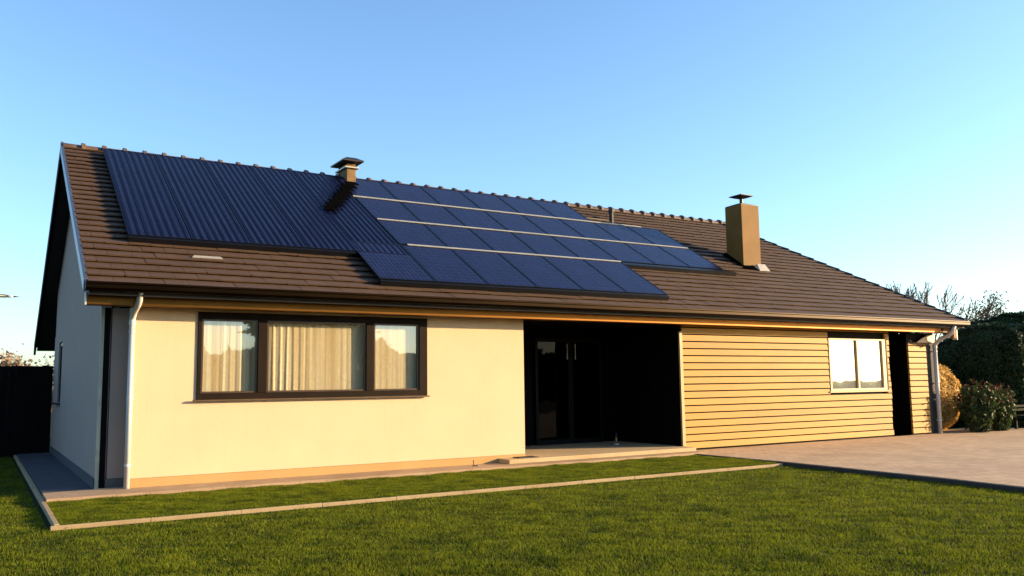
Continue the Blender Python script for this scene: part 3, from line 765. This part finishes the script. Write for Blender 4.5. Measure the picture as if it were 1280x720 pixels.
flower_shrub(21.62, -.36, .58, 1.22, 22, 'dark green shrub with red flower heads, the right one beside the low bench')
# low bench
bn = empty('bench', (24.0, -2.2, 0), 'low slatted grey wooden bench half seen at the right edge', 'bench')
bx, by = 22.55, -.62
for q in range(3): MB().box(bx, bx + 1.4, by + q * .12, by + .10 + q * .12, .36, .385).build('seat_slat', M['bench'], bn)
MB().box(bx, bx + 1.4, by + .36, by + .39, .50, .56).box(bx, bx + 1.4, by + .36, by + .39, .60, .66).build('backrest', M['bench'], bn)
for a in (bx + .08, bx + 1.26):
    for c in (by + .02, by + .30): MB().box(a, a + .06, c, c + .06, .007, .359 if c < by + .1 else .359).build('leg', M['bench'], bn)

# trees
def tree(loc, h, seed, label, leafmat=None, nleaf=0, lsize=.06, spread=.5, levels=5, trunk_r=.12, lean=(0, 0), group=None, name='tree', clear=.25, kids=3, leafspread=.12):
    r_ = random.Random(seed); tr = empty(name, loc, label, 'tree', group)
    trunk = MB(); br = MB(); tips = []
    def grow(p, d, L, rad, lv):
        n = 4; pts = [p]; rr = [rad]; q = p.copy(); dd = d.copy()
        for i in range(n):
            dd = (dd + Vector((r_.gauss(0, .13), r_.gauss(0, .13), r_.gauss(.03, .08)))).normalized(); q = q + dd * L / n; pts.append(q.copy()); rr.append(max(rad * (1 - .45 * (i + 1) / n), trunk_r * .055))
        (trunk if lv == 0 else br).tube(pts, rr, 8 if lv < 2 else 4, lv < 2)
        if lv >= levels - 1:
            tips.extend(pts[1:]); return
        if lv >= levels - 3: tips.extend(pts[2:])
        for k_ in range(kids + (1 if lv == 0 else 0)):
            i = n if k_ == 0 else r_.randint(max(1, n // 2), n)
            ax = Vector((r_.gauss(0, 1), r_.gauss(0, 1), r_.gauss(0, .4))); ax = (ax - dd * ax.dot(dd)).normalized()
            nd = (dd * (1 if k_ else 1.6) + ax * spread * r_.uniform(.6, 1.5) + Vector((lean[0], lean[1], .05))).normalized()
            grow(pts[i], nd, L * r_.uniform(.6, .82), rr[i] * r_.uniform(.55, .75), lv + 1)
    grow(Vector(loc), Vector((0, 0, 1)), h * clear, trunk_r, 0)
    # rescale to the wanted height
    zs = [v[2] for v in br.v]; f = h / (max(zs) - loc[2])
    def sc(v): return tuple(loc[i] + (v[i] - loc[i]) * f for i in range(3))
    trunk.v = [sc(v) for v in trunk.v]; br.v = [sc(v) for v in br.v]
    trunk.build('trunk', M['bark'], tr); br.build('crown', M['bark'], tr)
    if leafmat:
        T = np.array([sc(t_) for t_ in tips]); idx = rng.integers(0, len(T), nleaf)
        P = T[idx] + rng.normal(0, leafspread, (nleaf, 3))
        leaf_cloud(P, lsize, leafmat, 'foliage', tr)
    return tr
tree((36.6, 11.2, -.07), 6.2, 5, 'bare tree with thin upright twigs behind the right end of the roof', None, 0, .09, .42, 6, .15, clear=.22, leafspread=.08)
tree((38.3, 9.2, -.07), 5.4, 12, 'half bare tree leaning right with sparse leaves behind the gutter end', M['olive'], 3000, .07, .55, 6, .14, (.25, -.1), clear=.2, leafspread=.2)
tree((40.6, 8.2, -.07), 5.0, 19, 'low bushy tree with brown sparse leaves, rightmost behind the hedge', M['olive'], 6500, .08, .6, 6, .14, (.2, -.1), clear=.18, leafspread=.25)
for q, (x, y, h_, mt, lb) in enumerate([(-2.6, 24, 3.0, 'brown', 'brown leaved tree top above the fence, at the left edge of the photo'),
                                   (-1.2, 24.5, 2.95, 'brown', 'brown leaved tree top above the fence, between the other two'),
                                   (.35, 24, 3.3, 'olive', 'thin dark twiggy tree top above the fence, next to the gable')]):
    tree((x, y, -.07), h_, 30 + q, lb, M[mt], 1500 if mt == 'brown' else 500, .10, .6, 5, .08, group='trees beyond the fence', clear=.3, kids=4, leafspread=.2)
# trees on the far side of the garden behind the viewer, seen mirrored in the window
tree((13.5, -34, -.07), 6.6, 51, 'broad leafy tree on the far side of the lawn, mirrored in the wide window', M['green'], 26000, .30, .6, 6, .25, clear=.25, leafspread=.5)
tree((1.2, -42, -.07), 5.2, 52, 'small leafy tree on the far side of the lawn, mirrored in the left pane', M['green'], 8000, .25, .6, 5, .18, clear=.25, leafspread=.4)
P = np.stack([rng.uniform(-60, 70, 60000), rng.normal(-62, 1.2, 60000), rng.uniform(0, 1, 60000)], 1)
top_ = 4.4 + .5 * np.sin(P[:, 0] * .7) + .35 * np.sin(P[:, 0] * 1.9 + 1) + .25 * np.sin(P[:, 0] * 4.3)
P[:, 2] = P[:, 2] ** .8 * top_
tag(leaf_cloud(P, .7, M['green'], 'distant_wood'), 'far line of trees closing the garden, mirrored in the windows', 'wood', kind='stuff')

# street lamp arm reaching into the frame on the left
sl = empty('street_lamp', (-3.6, 20, -.07), 'tip of a slim street lamp arm reaching in at the left edge of the sky', 'street lamp')
MB().tube([(-3.6, 20, -.07), (-3.6, 20, 4.2), (-3.55, 20, 4.5), (-3.3, 20, 4.63), (-2.6, 20, 4.62)], [.08, .06, .05, .045, .045], 12).build('pole', M['steel'], sl, smooth=True)
MB().tube([(-2.6, 20, 4.62), (-1.9, 20, 4.61), (-1.18, 20, 4.60)], [.05, .07, .055], 12).build('lamp_head', M['steel'], sl, smooth=True)
MB().tube([(-1.179, 20, 4.60), (-1.08, 20, 4.60), (-.98, 20, 4.595)], [.045, .05, .035], 12).build('lens', M['lampglass'], sl, smooth=True)
MB().tube([(-.979, 20, 4.595), (-.9, 20, 4.59), (-.72, 20, 4.585)], [.032, .02, .002], 10).build('finial', M['steel'], sl, smooth=True)

# ------------------------------------------------------------------ grass
CAM = np.array([-1.869, -13.585, 1.422])
yaw, pitch, roll = np.radians([-31.664, 6.353, -.767])
Fv = np.array([-np.sin(yaw) * np.cos(pitch), np.cos(yaw) * np.cos(pitch), np.sin(pitch)])
rt = np.array([np.cos(yaw), np.sin(yaw), 0]); up = np.cross(rt, Fv)
RT = np.cos(roll) * rt + np.sin(roll) * up; UP = -np.sin(roll) * rt + np.cos(roll) * up

def blades(px, py, z, hgt, wid):
    n = len(px); a = rng.uniform(0, 2 * np.pi, n); h = hgt * rng.uniform(.55, 1.35, n) ; w = wid * rng.uniform(.7, 1.3, n)
    ln = rng.uniform(.1, .75, n) * h; la = rng.uniform(0, 2 * np.pi, n)
    # gentle clumps of height
    h = h * (1 + .35 * np.sin(px * 7.3 + 2 * np.sin(py * 5.1)) * np.sin(py * 8.7 + 1.7 * np.sin(px * 3.9)))
    b0 = np.stack([px - np.cos(a) * w / 2, py - np.sin(a) * w / 2, np.full(n, z)], 1)
    b1 = np.stack([px + np.cos(a) * w / 2, py + np.sin(a) * w / 2, np.full(n, z)], 1)
    m0 = b0 * .5 + b1 * .5 + np.stack([np.cos(la) * ln * .35, np.sin(la) * ln * .35, h * .6], 1)
    s_ = (b1 - b0) * .38; tp = b0 * .5 + b1 * .5 + np.stack([np.cos(la) * ln, np.sin(la) * ln, h], 1)
    V = np.stack([b0, b1, m0 + s_, tp, m0 - s_], 1).reshape(-1, 3)
    return V
def field(n, x0, x1, y0, y1, keep):
    px = rng.uniform(x0, x1, n); py = rng.uniform(y0, y1, n)
    m = keep(px, py); return px[m], py[m]
def edge_x(y): return np.interp(-y, [.7, 3.1, 6, 9, 13.5, 18], [10.26, 10.21, 9.95, 9.48, 8.53, 7.9])
def inview(px, py, z=0, m=2.5):
    d = np.stack([px, py, np.full(len(px), z)], 1) - CAM; w = d @ Fv
    return (w > .5) & (np.abs(d @ RT) < w * .593 + m) & (d @ UP > -w * .334 - m * .35)
def lawn_keep(px, py):
    k = (px < edge_x(py)) & ~((px > -1.16) & (py > -3.05))
    d = np.hypot(px - CAM[0], py - CAM[1]); k &= rng.uniform(0, 1, len(px)) < np.clip((5.5 / d) ** 1.1, 0, 1)
    return k & inview(px, py)
px, py = field(2900000, -6.5, 10.4, -12.0, 9.2, lawn_keep)
V = blades(px, py, -.072, .028, .0052)
g1 = npmesh('grass', V, np.arange(len(V)).reshape(-1, 5), M['grass']); tag(g1, 'short mown green lawn in front of the house', 'grass', kind='stuff')
px, py = field(420000, -1.04, 10.24, -2.925, -.70, lambda a, b: (a < edge_x(b)) & (rng.uniform(0, 1, len(a)) < .95))
V = blades(px, py, -.032, .024, .0055)
g2 = npmesh('grass', V, np.arange(len(V)).reshape(-1, 5), M['grass']); tag(g2, 'narrow strip of grass between the kerb and the path', 'grass', kind='stuff')
px, py = field(700, -5, 10.2, -11.5, -.72, lambda a, b: (a < edge_x(b) - .05) & (np.hypot(a - CAM[0], b - CAM[1]) > 4))
P = np.stack([px, py, np.full(len(px), -.040)], 1)
tag(leaf_cloud(P, .018, M['litter'], 'fallen_leaves', None, np.tile([0, 0, 1.2], (len(P), 1)).astype(float), 1.5), 'small dry fallen leaves scattered over the lawn', 'fallen leaves', kind='stuff')
print('blades', len(g1.data.polygons), len(g2.data.polygons))

# ------------------------------------------------------------------ light
AZ, EL = 27.0, 11.5            # degrees from +X towards -Y, elevation
sd_ = Vector((math.cos(R(AZ)) * math.cos(R(EL)), -math.sin(R(AZ)) * math.cos(R(EL)), math.sin(R(EL))))
sun = bpy.data.lights.new('sun', 'SUN'); sun.energy = 5.0; sun.angle = R(.5); sun.color = (1.0, .725, .40)
so = bpy.data.objects.new('sun', sun); COL.objects.link(so); so.rotation_euler = sd_.to_track_quat('Z', 'Y').to_euler()
W = bpy.data.worlds.new('World'); scene.world = W; W.use_nodes = True; nt = W.node_tree
bg = nt.nodes['Background']; sky = nt.nodes.new('ShaderNodeTexSky'); sky.sky_type = 'NISHITA'; sky.sun_disc = False
sky.sun_elevation = R(EL); sky.sun_rotation = math.atan2(sd_.x, sd_.y); sky.altitude = 0; sky.air_density = 1.0; sky.dust_density = .8; sky.ozone_density = 3.4
nt.links.new(sky.outputs[0], bg.inputs[0]); bg.inputs[1].default_value = .15

# ------------------------------------------------------------------ camera
cam = bpy.data.cameras.new('camera'); co = bpy.data.objects.new('camera', cam); COL.objects.link(co)
cam.sensor_width = 36; cam.lens = 36 * 1079.719 / 1280; cam.clip_start = .1; cam.clip_end = 3000
m = Matrix(((RT[0], UP[0], -Fv[0], CAM[0]), (RT[1], UP[1], -Fv[1], CAM[1]), (RT[2], UP[2], -Fv[2], CAM[2]), (0, 0, 0, 1)))
co.matrix_world = m
scene.camera = co
scene.view_settings.view_transform = 'Standard'; scene.view_settings.look = 'None'
scene.view_settings.exposure = 1.38; scene.view_settings.gamma = 1
scene.render.engine = 'CYCLES'; scene.cycles.max_bounces = 8; scene.cycles.transparent_max_bounces = 12
scene.cycles.use_denoising = True
